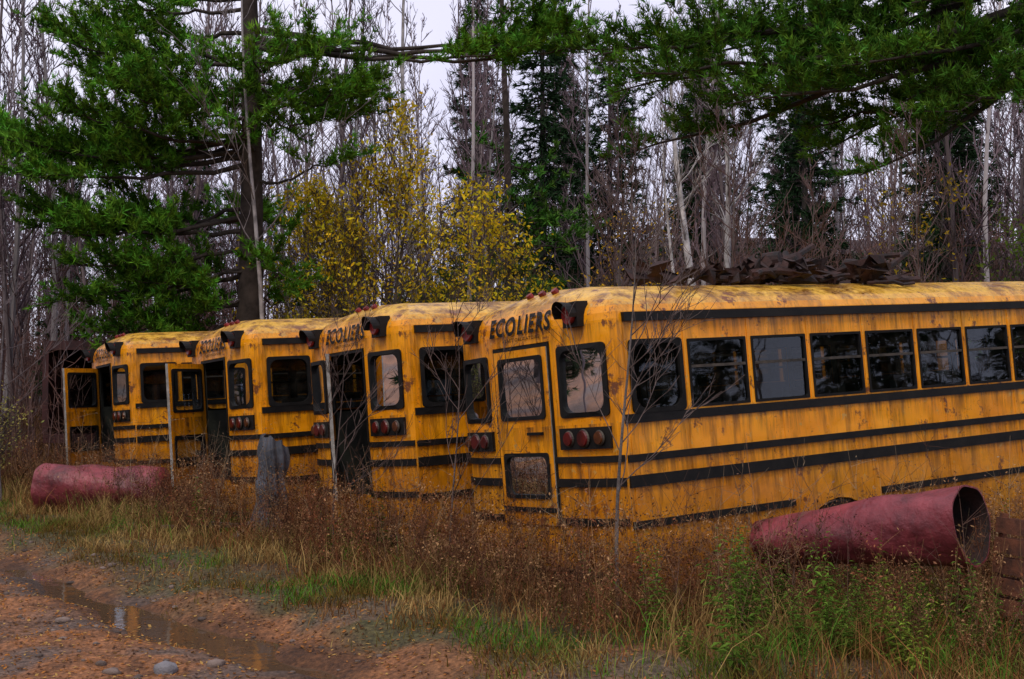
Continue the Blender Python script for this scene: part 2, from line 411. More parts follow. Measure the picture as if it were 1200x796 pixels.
for t in(1.02,1.22,1.42):
    p=rearmap(t,3.04,.0); disc(lp,p,(-.6,0,.8),.035,.04,4,10)
BUSM['lamps']=lp.mesh('lamps',[M_redlens,M_amber,M_black,M_alu,M_redlens2])
st=MB()
for i in range(10):
    x=1.35+i*.72
    for y0 in(.12,1.44):
        box(st,x,x+.10,y0,y0+.88,1.3,2.05,0); box(st,x,x+.42,y0,y0+.88,1.25,1.42,0)
BUSM['seats']=st.mesh('seats',[M_seat])
ch=MB()
box(ch,.1,10.2,.75,.87,.35,.6,0); box(ch,.1,10.2,1.57,1.69,.35,.6,0); box(ch,2.45,2.65,.2,2.2,.42,.56,0); box(ch,9.1,9.25,.2,2.2,.42,.54,0)
for xw in(2.55,9.2):
    for yo in(-.0,2.18):
        disc(ch,(xw,yo+.02,.5),(0,1,0),.48,.24,1,28)
        disc(ch,(xw,yo+(.0 if yo<1 else .24),.5),(0,1,0),.26,.04,0,20)
BUSM['chassis_and_wheels']=ch.mesh('chassis_and_wheels',[M_darkrust,M_rubber])
hd=MB()
prof=[(.35,.75),(.30,1.25),(.42,1.5),(.8,1.62),(1.22,1.66),(1.64,1.62),(2.02,1.5),(2.14,1.25),(2.09,.75)]
xsn=[8.6,9.1,9.7,10.15,10.3]; V=[]
for k,xx in enumerate(xsn):
    for (yy,zz) in prof: V.append((xx,HW+(yy-HW)*(1-.05*k),zz-.035*k-(.1 if k==4 else 0)*(zz>1.3)))
npf=len(prof);F=[(k*npf+i,k*npf+i+1,(k+1)*npf+i+1,(k+1)*npf+i) for k in range(4) for i in range(npf-1)]
F.append(tuple(4*npf+i for i in range(npf))); hd.add(V,F,0)
for y0,y1 in((.0,.42),(2.02,2.44)):
    V=[]
    for a in np.linspace(0,math.pi,11):
        for yy in(y0,y1): V.append((9.2+.66*math.cos(a),yy,.5+.62*math.sin(a)))
    hd.add(V,np.array([(2*i,2*i+1,2*i+3,2*i+2) for i in range(10)]),0)
box(hd,10.31,10.34,.75,1.69,.75,1.35,1); box(hd,10.35,10.5,.05,2.39,.45,.68,1)
for yy in(.55,1.89): disc(hd,(10.3,yy,1.1),(1,0,0),.1,.05,2)
BUSM['hood_and_grille']=hd.mesh('hood_and_grille',[M_paint,M_black,M_white])
dr=MB(); dg=MB()
yb=[-.84,-.76,-.08,0]; zb=[DZ[0],1.26,1.63,1.95,2.48,DZ[1]]
for xo in(-.018,.018):
    V=[(xo,y,z) for z in zb for y in yb];F=[]
    for r in range(5):
        for c in range(3):
            if c==1 and r in(1,3): continue
            a=r*4+c;F.append((a,a+1,a+5,a+4))
    dr.add(V,np.array(F),0)
for y in(-.84,0): dr.add([(-.018,y,DZ[0]),(.018,y,DZ[0]),(.018,y,DZ[1]),(-.018,y,DZ[1])],np.array([[0,1,2,3]]),2 if y<0 else 0)
for z in(DZ[0],DZ[1]): dr.add([(-.018,-.84,z),(.018,-.84,z),(.018,0,z),(-.018,0,z)],np.array([[0,1,2,3]]),0)
for sgn in(1,-1):
    mp=(lambda u,z,o,s=sgn:(-s*(.018+max(o,-.017)),u,z))
    frame(dr,mp,-.76,-.08,1.95,2.48,.018,.08,1,.015,.012,dg if sgn==1 else None)
    frame(dr,mp,-.76,-.08,1.26,1.63,.018,.07,1,.015,.012,dg if sgn==1 else None)
box(dr,-.05,-.02,-.72,-.5,1.80,1.825,1); box(dr,-.03,-.0185,-.83,-.01,1.13,1.17,1)
BUSM['door']=dr.mesh('door_panel',[M_paint,M_rubber,M_white]); BUSM['doorglass']=dg.mesh('door_glass',[M_glass])
def lettering(s,tc,z0,hgt,width,extra=.007,off=.03):
    cu=bpy.data.curves.new('t','FONT'); cu.body=s; cu.size=1; cu.offset=off; cu.resolution_u=4; cu.fill_mode='FRONT'; cu.space_character=1.12
    o=bpy.data.objects.new('t',cu); COL.objects.link(o)
    me=bpy.data.meshes.new_from_object(o.evaluated_get(bpy.context.evaluated_depsgraph_get()))
    V=np.array([v.co[:] for v in me.vertices]); Fs=[list(p.vertices) for p in me.polygons]
    bpy.data.objects.remove(o)
    lo=V.min(0);hi=V.max(0); mbx=MB()
    P=[rearmap(tc+width/2-(a-lo[0])/(hi[0]-lo[0])*width, z0+(c2-lo[1])/(hi[1]-lo[1])*hgt, extra) for a,c2,_ in V]
    mbx.add(P,Fs,0); return mbx
bpy.context.view_layer.update()
BUSM['ecoliers_lettering']=lettering('ECOLIERS',1.21,2.695,.17,.98,.018,.03).mesh('ecoliers_lettering',[M_black])
BUSM['small_lettering']=lettering('ARRET OBLIGATOIRE',1.20,2.64,.03,.6,.008,.01).mesh('small_lettering',[M_black])

TH=math.radians(31.6)
def busM(x,y,z,pitch=2.8,roll=4.0,dth=0):
    return Matrix.Translation((x,y,z))@Matrix.Rotation(TH+math.radians(dth),4,'Z')@Matrix.Rotation(math.radians(-pitch),4,'Y')@Matrix.Rotation(math.radians(-roll),4,'X')
BUS=[(.93,10.1,-.35,2.8,3.6,1.5,0),(-.97,12.6,-.36,2.8,3.2,1.0,26),(-3.04,15.2,-.42,2.6,3.0,1,50),(-5.72,19.0,-.46,2.4,3.0,0,50)]
for (x,y,z,p,r,d,door) in BUS:
    M=busM(x,y,z,p,r,d); e=empty('school_bus',M)
    for k,me in BUSM.items():
        if k in('door','doorglass'): continue
        mkobj(k,me,e)
    dp=bpy.data.objects.new('emergency_door',BUSM['door']); COL.objects.link(dp); dp.parent=e
    dp.location=(-.005,DT[1],0); dp.rotation_euler=(0,0,-math.radians(door))
    mkobj('emergency_door_glass',BUSM['doorglass'],dp)

def roofz(y): return ZD+(ZT-ZD)*max(0,1-(abs(y-HW)/HW)**2.2)**(1/2.5)
e=empty('rusty_scrap_metal',busM(*BUS[0][:6])); mb=MB()
random.seed(3)
for i in range(26):
    x=R(1.2,4.2); y=R(.25,1.2); z=roofz(y)+R(.02,.14); a=R(-.4,.4); L=R(.3,.9); p=np.array([x,y,z]); d=np.array([math.cos(a),math.sin(a),R(-.05,.3)]); pts=[p]
    for k in range(3):
        p=p+d*L/3; p[2]=max(p[2],roofz(p[1])+.03); pts.append(p.copy()); d=d+np.array([R(-.4,.4),R(-.5,.5),R(-.4,.3)])
    tube(mb,pts,[R(.018,.045)]*4,6,0,cap=True)
for i in range(95):
    x=random.choice([R(1.2,2.2),R(2.3,3.1),R(2.4,3.1),R(3.2,4.2)]);y=R(.25,1.3);z=roofz(y)+R(.05,.19)
    sx=R(.05,.17)
    V=[(x+R(-1,1)*sx*1.3,y+R(-1,1)*sx,z+R(-.5,.9)*sx) for _ in range(6)]
    mb.add(V,[(0,1,2),(0,2,3),(0,3,4),(1,2,5),(2,3,5),(3,4,5),(0,4,1)],0)
for x,z in((2.62,3.28),(2.90,3.24),(3.75,3.22)): disc(mb,(x,.75,z),(R(-.5,.5),-1,R(-.3,.5)),R(.09,.12),.16,0,12)
mb.obj('bent_pipes_and_plates',[M_darkrust],e)

def tank(name,p0,p1,r0,r1,seed=0):
    p0=np.array(p0);p1=np.array(p1); e=empty(name); mb=MB(); n=22
    f=np.linspace(0,1,n); ax=p1-p0
    pts=p0+f[:,None]*ax; rad=r0+(r1-r0)*f
    rad[0]*=.55
    dirn=ax/np.linalg.norm(ax); pts[0]=p0; pts[1]=p0+dirn*.05
    def shellp(rr,mat):
        t=dirn; a=np.cross(t,[0,0,1]);a/=np.linalg.norm(a);b=np.cross(a,t); S=48; V=[]
        for i in range(n):
            for j in range(S):
                g=2*math.pi*j/S; q=rr[i]*(1+.04*math.sin(3*g+i*.3+seed)+.02*math.sin(7*g+i*.8)+ .07*math.exp(-((g-1.2)/.3)**2)*math.sin(i*.6)+.05*math.exp(-((g-2.2)/.4)**2)*math.sin(i*.35+2))
                V.append(pts[i]+a*math.cos(g)*q+b*math.sin(g)*q*.88)
        F=[(i*S+j,i*S+(j+1)%S,(i+1)*S+(j+1)%S,(i+1)*S+j) for i in range(n-1) for j in range(S)]
        mb.add(V,np.array(F),mat); return V,S
    V,S=shellp(rad,0); mb.add(V[:S],[list(range(S))],0)
    V2,_=shellp(rad-.015,1)
    mb.add(V[-S:]+V2[-S:],np.array([(j,(j+1)%S,S+(j+1)%S,S+j) for j in range(S)]),2)
    mb.obj('tank_shell',[M_redpaint,M_darkrust,M_redpaint],e,True)
tank('red_metal_tank',(1.98,10.15,.56),(3.28,9.0,.84),.20,.33)
tank('red_metal_tank',(-4.55,16.6,.42),(-6.25,16.9,.40),.30,.36,2)

mb=MB(); n1_,n2_=24,34; V=[]
for i in range(n2_):
    for j in range(n1_):
        a=j/(n1_-1)*2.6; f=i/(n2_-1); rr_=.17+.015*math.sin(i*.5)+.03*math.sin(j*1.1+i*.25)
        V.append((rr_*math.cos(a)*(1.25-.35*f),rr_*math.sin(a)+.10*f*f,f*1.15-.14*(j/n1_)**2+.02*math.sin(j*.8)))
mb.add(V,np.array([(i*n1_+j,i*n1_+j+1,(i+1)*n1_+j+1,(i+1)*n1_+j) for i in range(n2_-1) for j in range(n1_-1)]))
o=mb.obj('crumpled_metal_fender',[M_grey],None,True); o.location=(-2.80,14.72,.05); o.rotation_euler=(.05,-.03,3.4)
mb=MB()
for i in range(8):
    c=np.array([-3.3+R(-.4,.4),14.1+R(-.2,.3),.05+i*.025]); a=R(-.5,3.0); L=R(.25,.5)
    obox(mb,c,(L*math.cos(a),L*math.sin(a),R(-.05,.12)),(-.045*math.sin(a),.045*math.cos(a),0),(0,0,.015))
mb.obj('scrap_wood_pile',[M_wood])
e=empty('wooden_crate',Matrix.Translation((3.82,8.9,.16))@Matrix.Rotation(.35,4,'Z')@Matrix.Rotation(.12,4,'Y')); mb=MB()
for i in range(5): box(mb,-.35,.35,-.262,-.242,.02+i*.14,.13+i*.14)
for i in range(5): box(mb,-.35,.35,.242,.262,.02+i*.14,.13+i*.14)
for i in range(5):
    box(mb,-.372,-.352,-.25,.25,.02+i*.14,.13+i*.14); box(mb,.352,.372,-.25,.25,.02+i*.14,.13+i*.14)
for x in(-.33,.33):
    for y in(-.22,.22): box(mb,x-.02,x+.02,y-.02,y+.02,0,.72)
mb.obj('slats',[M_rust],e)
e=empty('abandoned_box_truck',Matrix.Translation((-9.35,25.2,-.25))); mb=MB()
box(mb,0,2.3,0,5,.85,.95,0); box(mb,0,2.3,0,5,2.72,2.8,0); box(mb,0,.07,0,5,.952,2.718,0); box(mb,2.23,2.3,0,5,.952,2.718,0); box(mb,.072,2.228,4.9,5,.952,2.718,0)
box(mb,.0,2.3,-.07,-.003,.80,.98,0);box(mb,.0,2.3,-.07,-.003,2.66,2.84,0);box(mb,-.02,.10,-.075,-.004,.985,2.655,0);box(mb,2.2,2.32,-.075,-.004,.985,2.655,0)
box(mb,.3,2.0,5.1,6.6,.6,2.3,0); box(mb,.45,1.85,6.62,7.5,.6,1.5,0)
for xw in(.05,2.0):
    for yw in(1.2,6.9): disc(mb,(xw,yw,.48),(1,0,0),.48,.26,1,24)
mb.obj('cargo_box_and_cab',[M_maroon,M_rubber],e)

# ---------------------------------------------------------------- trees
def unit(v):
    v=np.asarray(v,float); return v/(math.sqrt(float(v[0]*v[0]+v[1]*v[1]+v[2]*v[2]))+1e-9)
def grow(mb,p,d,L,r,col,segs=4,up=.12,jit=.12,sides=4,rend=.35):
    pts=[np.array(p,float)]; d=unit(d)
    for i in range(segs):
        d=unit(d+np.array([R(-jit,jit),R(-jit,jit),R(-jit,jit)+up])); pts.append(pts[-1]+d*L/segs)
    tube(mb,pts,np.linspace(r,r*rend,segs+1),sides,0,col); return pts
def bare_tree(mb,base,H,r,nb,col,tcol,f0=.3,blen=.3,elev=(30,60),sub=5,subsub=3,twr=.008,lean=.03,tips=None):
    base=np.array(base,float); n=11; lx,ly=R(-lean,lean),R(-lean,lean); pts=[];ph=R(0,6)
    for i in range(n):
        f=i/(n-1); pts.append(base+np.array([lx*H*f+.016*H*(math.sin(f*5+ph)-math.sin(ph)),ly*H*f+.012*H*math.cos(f*4+ly*70),H*f]))
    P=np.array(pts); tube(mb,P,r*(1-np.linspace(0,1,n)*.9),7,0,tcol)
    def at(f): 
        k=min(int(f*(n-1)),n-2); g=f*(n-1)-k; return P[k]*(1-g)+P[k+1]*g
    for i in range(nb):
        f=f0+(1-f0)*((i+R(0,1))/nb)**.9; f=min(f,.99); az=R(0,6.283); el=math.radians(R(*elev))
        d=(math.cos(az)*math.cos(el),math.sin(az)*math.cos(el),math.sin(el))
        L=H*blen*(1.05-f)*R(.6,1.2)+.3; br=max(r*(1-f)*.4,twr*1.3)
        b=grow(mb,at(f),d,L,br,col,5,.1,.16,4,.3)
        for s in range(sub):
            g=R(.2,1)*(len(b)-1.01); k=int(g); q=b[k]*(1-g+k)+b[k+1]*(g-k)
            dd=unit(unit(b[k+1]-b[k])+np.array([R(-.8,.8),R(-.8,.8),R(-.3,.7)]))
            c=grow(mb,q,dd,L*R(.25,.55),max(br*.5,twr),col,3,.08,.2,3,.5)
            if tips is not None: tips.append((c[1],.3));tips.append((c[-1],.3));tips.append((c[2],.3))
            for t in range(subsub):
                k=random.randrange(len(c)-1); q=c[k]*.5+c[k+1]*.5
                dd=unit(unit(c[k+1]-c[k])+np.array([R(-.9,.9),R(-.9,.9),R(-.2,.7)]))
                e2=grow(mb,q,dd,L*R(.1,.25),twr*.8,col,2,.05,.2,3,.6)
                if tips is not None: tips.append((e2[-1],.2))
def needles(mb,P,D,C,n=16,L=.13,W=.014,spread=.75,up=.3):
    P=np.asarray(P);D=np.asarray(D);C=np.asarray(C); K=len(P)
    d=D[:,None,:]+rng.normal(0,spread,(K,n,3)); d[...,2]+=up; d/=np.linalg.norm(d,axis=2)[...,None]
    l=L*rng.uniform(.6,1.2,(K,n,1)); s=np.cross(d,rng.normal(0,1,(K,n,3))); s/=np.linalg.norm(s,axis=2)[...,None]
    p=P[:,None,:]+rng.normal(0,.015,(K,n,3)); tip=p+d*l
    V=np.stack([p-s*W/2,p+s*W/2,tip],2).reshape(-1,3)
    c=np.repeat(C[:,None,:]*rng.uniform(.7,1.3,(K,n,1)),3,axis=1).reshape(-1,3)
    mb.add(V,np.arange(K*n*3).reshape(-1,3),0,c)
def pine(name,base,H,r0,limbs,seed,green=(.085,.235,.024),secsp=.12,tw=.085,nn=11,nl=.155,nw=.025,size=1.0):
    random.seed(seed); e=empty(name); T=MB(); NB=MB(); P=[];D=[];C=[]
    base=np.array(base,float); n=14; f=np.linspace(0,1,n)
    tp=base+np.stack([.12*np.sin(f*4),.1*np.cos(f*3),H*f],1)
    tube(T,tp,r0*(1-.75*f),12,0,(.05,.038,.032))
    for (z0,dx,dy,z1,f0) in limbs:
        fz=(z0-base[2])/H; k=min(int(fz*(n-1)),n-2); s=tp[k]+(tp[k+1]-tp[k])*(fz*(n-1)-k)
        end=np.array([base[0]+dx,base[1]+dy,z1]); L=np.linalg.norm(end-s); m=12
        g=np.linspace(0,1,m)[:,None]; pts=s*(1-g)+end*g+np.array([0,0,-.05*L])*np.sin(np.pi*g)
        pts[1:-1]+=np.array([[R(-.08,.08),R(-.08,.08),R(-.07,.07)] for _ in range(m-2)])
        tube(T,pts,np.linspace(.02+.009*L,.010,m),6,0,(.05,.04,.033))
        ns=int(L*(1-f0)/secsp); limb_b=R(.55,1.25)
        for i in range(ns):
            q=f0+(1-f0)*(i+R(0,1))/ns; kk=min(int(q*(m-1)),m-2); w_=q*(m-1)-kk; p=pts[kk]*(1-w_)+pts[kk+1]*w_
            ld=unit(pts[kk+1]-pts[kk]); sg=1 if i%2 else -1; a=sg*math.radians(R(30,80)); ca,sa=math.cos(a),math.sin(a)
            sd=unit([ld[0]*ca-ld[1]*sa,ld[0]*sa+ld[1]*ca,ld[2]*.3+R(-.2,.6)])
            u_=(q-f0)/(1-f0); L2=size*(.35+.85*math.sin(math.pi*min(1,.15+.8*u_)))*R(.5,1.15)
            if q<f0+.12*(1-f0): L2*=.6
            sp=grow(T,p,sd,L2,.010,(.05,.04,.03),4,.05,.12,3,.4); br=limb_b*R(.55,1.35)
            nt_=max(2,int(L2/tw))
            for t in range(nt_):
                v_=(t+R(.2,1))/nt_*3.99; k2=min(int(v_),3); pp=sp[k2]*(1-v_+k2)+sp[k2+1]*(v_-k2)
                dd=unit(sp[k2+1]-sp[k2]); td=unit(dd+np.array([R(-.8,.8),R(-.8,.8),R(-.15,.7)])); tl=R(.06,.26)*size
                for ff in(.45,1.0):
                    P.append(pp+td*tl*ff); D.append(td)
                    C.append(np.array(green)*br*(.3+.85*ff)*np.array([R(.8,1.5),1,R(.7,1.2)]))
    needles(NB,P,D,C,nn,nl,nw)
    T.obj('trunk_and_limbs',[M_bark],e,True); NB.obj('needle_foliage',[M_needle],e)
bx,by=-5.15,24.2
L1=[(6.1,-4.6,-.5,6.1,.2),(6.3,-3.9,.8,6.5,.2),(6.6,-3.2,-1.2,6.9,.25),(6.0,-4.0,-1.3,5.6,.3),(6.5,-4.9,.2,6.4,.3),(6.2,-4.4,-1.0,6.3,.3),(6.4,-2.6,-1.6,6.6,.2),
 (8.1,-3.7,-.4,8.4,.2),(8.5,-3.1,.9,9.0,.3),(8.0,-2.8,-1.5,7.9,.2),(9.2,-3.4,.2,9.6,.3),(9.0,-2.4,-1.2,8.8,.3),(7.3,-2.8,-.8,7.6,.25),(7.1,-2.2,-1.6,7.2,.2),
 (5.0,-3.9,-.4,4.7,.3),(5.2,-3.0,1.0,4.9,.3),(5.0,-3.2,-1.4,4.5,.3),(4.7,-3.6,-.9,4.9,.3),
 (3.9,-3.3,-.2,3.3,.25),(4.1,-2.3,-.9,3.4,.2),(4.0,-1.6,-1.2,3.6,.2),(4.3,1.0,-1.3,3.7,.3),(3.4,-2.6,-.8,2.7,.2),(3.5,-1.3,-1.0,2.9,.2),(3.5,.9,.2,3.2,.2),(3.0,-2.2,-1.1,2.2,.2),(4.4,-2.9,-1.2,3.9,.2),
 (8.35,6.3,-.4,8.15,.68),(8.6,6.0,.3,8.6,.68),(8.3,5.3,-1.2,7.9,.66),(8.45,6.4,-.9,8.3,.72),(7.6,2.6,-.6,7.4,.2),(7.3,2.2,.8,7.1,.3),(7.9,1.8,-1.4,7.9,.2),(6.9,1.5,-1.3,6.5,.3),(7.1,2.4,-1.2,7.2,.3),
 (6.9,-1.6,-1.6,6.9,.1),(7.4,-1.9,-.9,7.4,.1),(7.6,.6,-1.8,7.5,.2),(6.3,.3,-1.9,6.4,.3),(9.3,2.0,-.5,9.8,.3),(9.7,1.4,-1.4,10,.3),(5.6,1.8,-.9,5.9,.75),
 (10.5,-2.6,.3,10.8,.2),(11,2.4,.3,11.4,.2),(11.5,-1.8,-1,12,.2),(12.4,1.6,1,12.8,.2),(13,-1.2,.5,13.6,.2),(10.2,.4,2.4,10.4,.3),(7.8,.2,3,7.8,.3),(5.5,-.5,3,5.2,.3)]
pine('pine_tree',(bx,by,-.1),14.5,.30,L1,11,size=1.15)
L2=[]
random.seed(5)
for i in range(15):
    z0=R(8.0,11.5); L2.append((z0,-R(3.5,8.2),R(-2.6,1.5),z0-R(1.3,3.4),.28))
L2+=[(9.2,-8.4,-1.0,6.7,.45),(9.0,-8.6,-.6,6.9,.5),(8.4,-7.8,-1.6,6.3,.4),(8.0,-6.4,-1.9,5.8,.35),(7.6,-3.6,-2.2,5.6,.3),(7.4,-2.4,-2.6,5.6,.3),(8.2,-5.0,-2.4,6.2,.3),(7.0,-1.6,-3.0,5.3,.3),(7.7,-4.8,.5,5.9,.3),(8.8,-3.2,-1.2,7.4,.2),(9.2,-4.2,-1.2,7.6,.2),(9.8,3,-1,9.8,.3),(8.5,3,.6,8,.3),(11.5,1,3,11.5,.3)]
pine('pine_tree',(9.6,19.8,.2),14,.30,L2,12,green=(.060,.165,.021),nw=.020,nl=.14,secsp=.13)
L3=[]; random.seed(9)
for i in range(34):
    z0=R(3.5,11.5); a=R(0,6.28); L=R(1.0,2.3)*(1.25-z0/14); L3.append((z0,L*math.cos(a),L*math.sin(a),z0+R(-.2,.35),.2))
pine('pine_tree',(-.2,29.5,.1),12.0,.14,[l for l in L3 if l[0]<7.6 or l[0]>9.2],13,green=(.06,.17,.028),secsp=.2,tw=.13,nn=10,nw=.032,nl=.18)
def spruce_mesh(H,seed,W=2.2,dens=.30,k_=7,nn=8):
    random.seed(seed); T=MB(); P=[];D=[];C=[]; base=np.zeros(3)
    tube(T,[base,base+[0,0,H*.5],base+[0,0,H]],[.16,.1,.02],6,0,(.06,.05,.045))
    z=1.5
    while z<H-.2:
        for k in range(k_):
            a=R(0,6.28); L=W*(1-z/H)**.8*R(.5,1.15)+.2; b=grow(T,base+np.array([0,0,z+R(-.1,.1)]),(math.cos(a),math.sin(a),-.12),L,.02,(.05,.04,.035),4,.02,.06,3)
            for t in range(int(L/.12)+1):
                v_=R(.15,1)*3.99;k2=int(v_);pp=b[k2]*(1-v_+k2)+b[k2+1]*(v_-k2)
                s=unit(np.cross(b[k2+1]-b[k2],[0,0,1]))*R(-.3,.3)*(1.2-v_/4)
                P.append(pp+s+np.array([0,0,R(-.15,.02)]));D.append(unit(b[k2+1]-b[k2]));C.append(np.array([.022,.048,.020])*R(.6,1.5))
        z+=dens
    needles(T,P,D,C,nn,.26,.042,.6,-.1); T.M[-1][:]=1
    return T.mesh('trunk_and_needles',[M_bark,M_needle])
SP=[spruce_mesh(14,20,2.3),spruce_mesh(13,21,2.6),spruce_mesh(15,22,2.1)]
for i,(x,y,s_) in enumerate([(.9,37,1.05),(3.2,41,1),(-1.2,43,1),(5.6,38,.8),(8.4,36,.95),(11.5,33,1),(14,40,1),(-11,44,.75),(13.5,29,.85),(6.8,44,1.0),(10.2,45,1.1),(2.0,47,1.0),(-13,37,.6)]):
    e=empty('spruce_tree',Matrix.Translation((x,y,float(tz(x,y))-.1))@Matrix.Rotation(i*1.3,4,'Z')@Matrix.Scale(s_,4)); mkobj('trunk_and_needles',SP[i%3],e)

def leaves(mb,P,C,n,s,sp):
    P=np.asarray(P);C=np.asarray(C);K=len(P)
    p=P[:,None,:]+rng.normal(0,sp,(K,n,3)); a=rng.normal(0,1,(K,n,3)); a/=np.linalg.norm(a,axis=2)[...,None]
    b=np.cross(a,rng.normal(0,1,(K,n,3))); b/=np.linalg.norm(b,axis=2)[...,None]
    l=s*rng.uniform(.6,1.2,(K,n,1))
    V=np.stack([p-a*l,p+b*l*.45,p+a*l,p-b*l*.45],2).reshape(-1,3)
    c=np.repeat(C[:,None,:]*rng.uniform(.7,1.3,(K,n,1)),4,axis=1).reshape(-1,3)
    mb.add(V,np.arange(K*n*4).reshape(-1,4),0,c)
def leafy(name,base,H,r,nb,seed,col,keep,n,s,stems=1,f0=.3,blen=.35,sp=.14):
    random.seed(seed); e=empty(name); T=MB(); NB=MB(); tips=[]
    for k in range(stems):
        bare_tree(T,np.array(base)+np.array([R(-.5,.5)*(stems>1),R(-.3,.3)*(stems>1),0]),H*R(.75,1),r,nb,(.09,.075,.06),(.13,.11,.09),f0,blen,(15,55),6,2,.006,.14,tips)
    T.obj('trunk_and_branches',[M_bark],e)
    P=np.array([t[0] for t in tips if t[0][2]>base[2]+H*.25])
    P=P[(vnoise(P[:,0]+P[:,2],P[:,2]-P[:,1],.45,seed)*.6+rng.uniform(0,.4,len(P)))>keep]
    C=np.array(col)*rng.uniform(.5,1.2,(len(P),1))*np.stack([rng.uniform(.75,1.1,len(P)),np.ones(len(P)),np.ones(len(P))],1)
    leaves(NB,P,C,n,s,sp); NB.obj('foliage',[M_leaf],e)
YEL=(.85,.60,.03)
leafy('yellow_birch_tree',(-2.5,25.2,0),7.0,.055,32,31,YEL,.46,3,.056,4,.15,.52)
leafy('yellow_birch_tree',(-.8,25.8,0),6.4,.045,28,32,YEL,.50,3,.054,3,.2,.46)
leafy('yellow_birch_tree',(-3.7,25.6,0),6.0,.04,24,38,YEL,.52,3,.052,3,.2,.46)
leafy('yellow_birch_tree',(7.2,23,.5),5.2,.035,16,33,(.62,.40,.03),.60,2,.05,2,.4,.3)
leafy('yellow_birch_tree',(2.2,25.5,.3),5.4,.03,16,37,(.66,.36,.03),.66,2,.05,2,.4,.3)
leafy('yellow_leaf_shrub',(-3.9,23.4,0),3.4,.03,16,34,(.60,.52,.04),.58,3,.045,3,.3,.4)
leafy('yellow_leaf_shrub',(-8.2,19.6,-.1),1.5,.012,12,35,(.50,.42,.12),.60,3,.03,4,.1,.5)
leafy('yellow_leaf_shrub',(8.3,21,.4),4.0,.03,14,36,(.20,.28,.04),.60,3,.05,3,.3,.4)

def single(name,base,H,r,nb,seed,tcol,col,**k):
    random.seed(seed); T=MB(); bare_tree(T,base,H,r,nb,col,tcol,**k); T.obj(name,[M_bark],None,True)
W_=(.50,.48,.48); G_=(.20,.17,.165)
single('birch_tree',(-4.55,22.9,0),12,.055,18,41,(.36,.33,.32),G_,lean=.01,f0=.3,blen=.22)
single('birch_tree',(-1.92,27.0,0),14,.085,18,42,(.48,.45,.43),G_,lean=.004,f0=.4,blen=.18)
single('birch_tree',(3.72,24.5,.2),9,.12,14,43,W_,(.4,.38,.38),lean=.05,f0=.45,blen=.25)
single('birch_tree',(4.0,24.8,.2),9.5,.11,14,44,W_,(.4,.38,.38),lean=.02,f0=.45,blen=.25)
single('birch_tree',(3.3,24.3,.2),7,.06,12,45,W_,G_,lean=.08,f0=.45,blen=.25)
single('maple_sapling',(.79,9.25,0),3.3,.018,16,46,(.13,.11,.10),(.11,.08,.07),f0=.25,blen=.38,elev=(30,62),sub=5,subsub=3,twr=.0035,lean=.02)
single('maple_sapling',(1.3,14.4,0),4.6,.03,20,47,(.12,.10,.09),(.12,.085,.08),f0=.4,blen=.34,twr=.006)
single('maple_sapling',(-.55,11.2,0),2.6,.012,11,48,(.12,.09,.08),(.11,.075,.065),f0=.2,blen=.4,twr=.0035,subsub=2)
single('maple_sapling',(-1.7,12.1,0),2.3,.012,11,54,(.12,.09,.08),(.11,.075,.065),f0=.15,blen=.45,twr=.0035,subsub=2)
single('maple_sapling',(-8.4,18.5,0),5.5,.05,22,49,(.15,.13,.13),(.14,.11,.11),f0=.2,blen=.5,twr=.007,elev=(5,50),lean=.12)
single('maple_sapling',(-7.2,17.8,0),3.8,.03,16,50,(.15,.13,.13),(.14,.11,.11),f0=.15,blen=.5,twr=.006,elev=(10,50),lean=.15)
single('maple_sapling',(5.6,16.8,.2),5.0,.03,22,51,(.12,.10,.09),(.12,.08,.075),f0=.35,blen=.4,twr=.006)
single('maple_sapling',(2.6,16.2,.2),4.8,.03,20,52,(.12,.10,.09),(.12,.08,.075),f0=.35,blen=.4,twr=.006)
single('maple_sapling',(4.2,17.6,.2),4.4,.025,20,53,(.12,.10,.09),(.12,.08,.075),f0=.35,blen=.4,twr=.006)

random.seed(60); rootf=empty('distant_forest'); var=[];brv=[]
for i in range(5):
    T=MB(); H=R(13,17); bare_tree(T,(0,0,0),H,R(.055,.095),30,(.13,.095,.105),(.175,.14,.14) if i%3 else (.32,.29,.29),f0=.2,blen=.17,elev=(38,68),sub=6,subsub=2,twr=.012)
    var.append(T.mesh('bare_tree_variant',[M_twig]))
for i in range(4):
    T=MB()
    for k in range(14):
        p=np.array([R(-1.6,1.6),R(-1.6,1.6),0]); L=R(2.2,6.2); b=grow(T,p,(R(-.2,.2),R(-.2,.2),1),L,.022,(.11,.07,.062),5,.1,.1,4,.3)
        for s in range(9):
            k2=random.randrange(1,5); c_=grow(T,b[k2],(R(-1,1),R(-1,1),R(.2,1.4)),L*R(.15,.32),.011,(.11,.062,.055),3,.08,.2,3)
            for t in range(2): grow(T,c_[1],(R(-1,1),R(-1,1),R(0,1)),L*R(.06,.13),.008,(.12,.065,.05),2,.05,.2,3)
    brv.append(T.mesh('brush_variant',[M_twig]))
def inbus(x,y,pad=.6):
    for b in BUS:
        dx,dy=x-b[0],y-b[1]; u=dx*.852+dy*.524; v=-dx*.524+dy*.852
        if -pad<u<10.6+pad and -pad<v<2.44+pad: return True
    return False
NF=330
for i in range(NF):
    y=27+ (i/NF)**1.15*50; x=R(-.50,.50)*y
    if y<33 and R(0,1)<.5: continue
    o=bpy.data.objects.new('bare_tree',random.choice(var)); COL.objects.link(o); o.parent=rootf
    o.location=(x,y,float(tz(x,y))-.1); o.rotation_euler=(R(-.04,.04),R(-.04,.04),R(0,6.28)); s=R(.6,1.1); o.scale=(s,s,s*R(.9,1.1))
rootb=empty('undergrowth_brush')
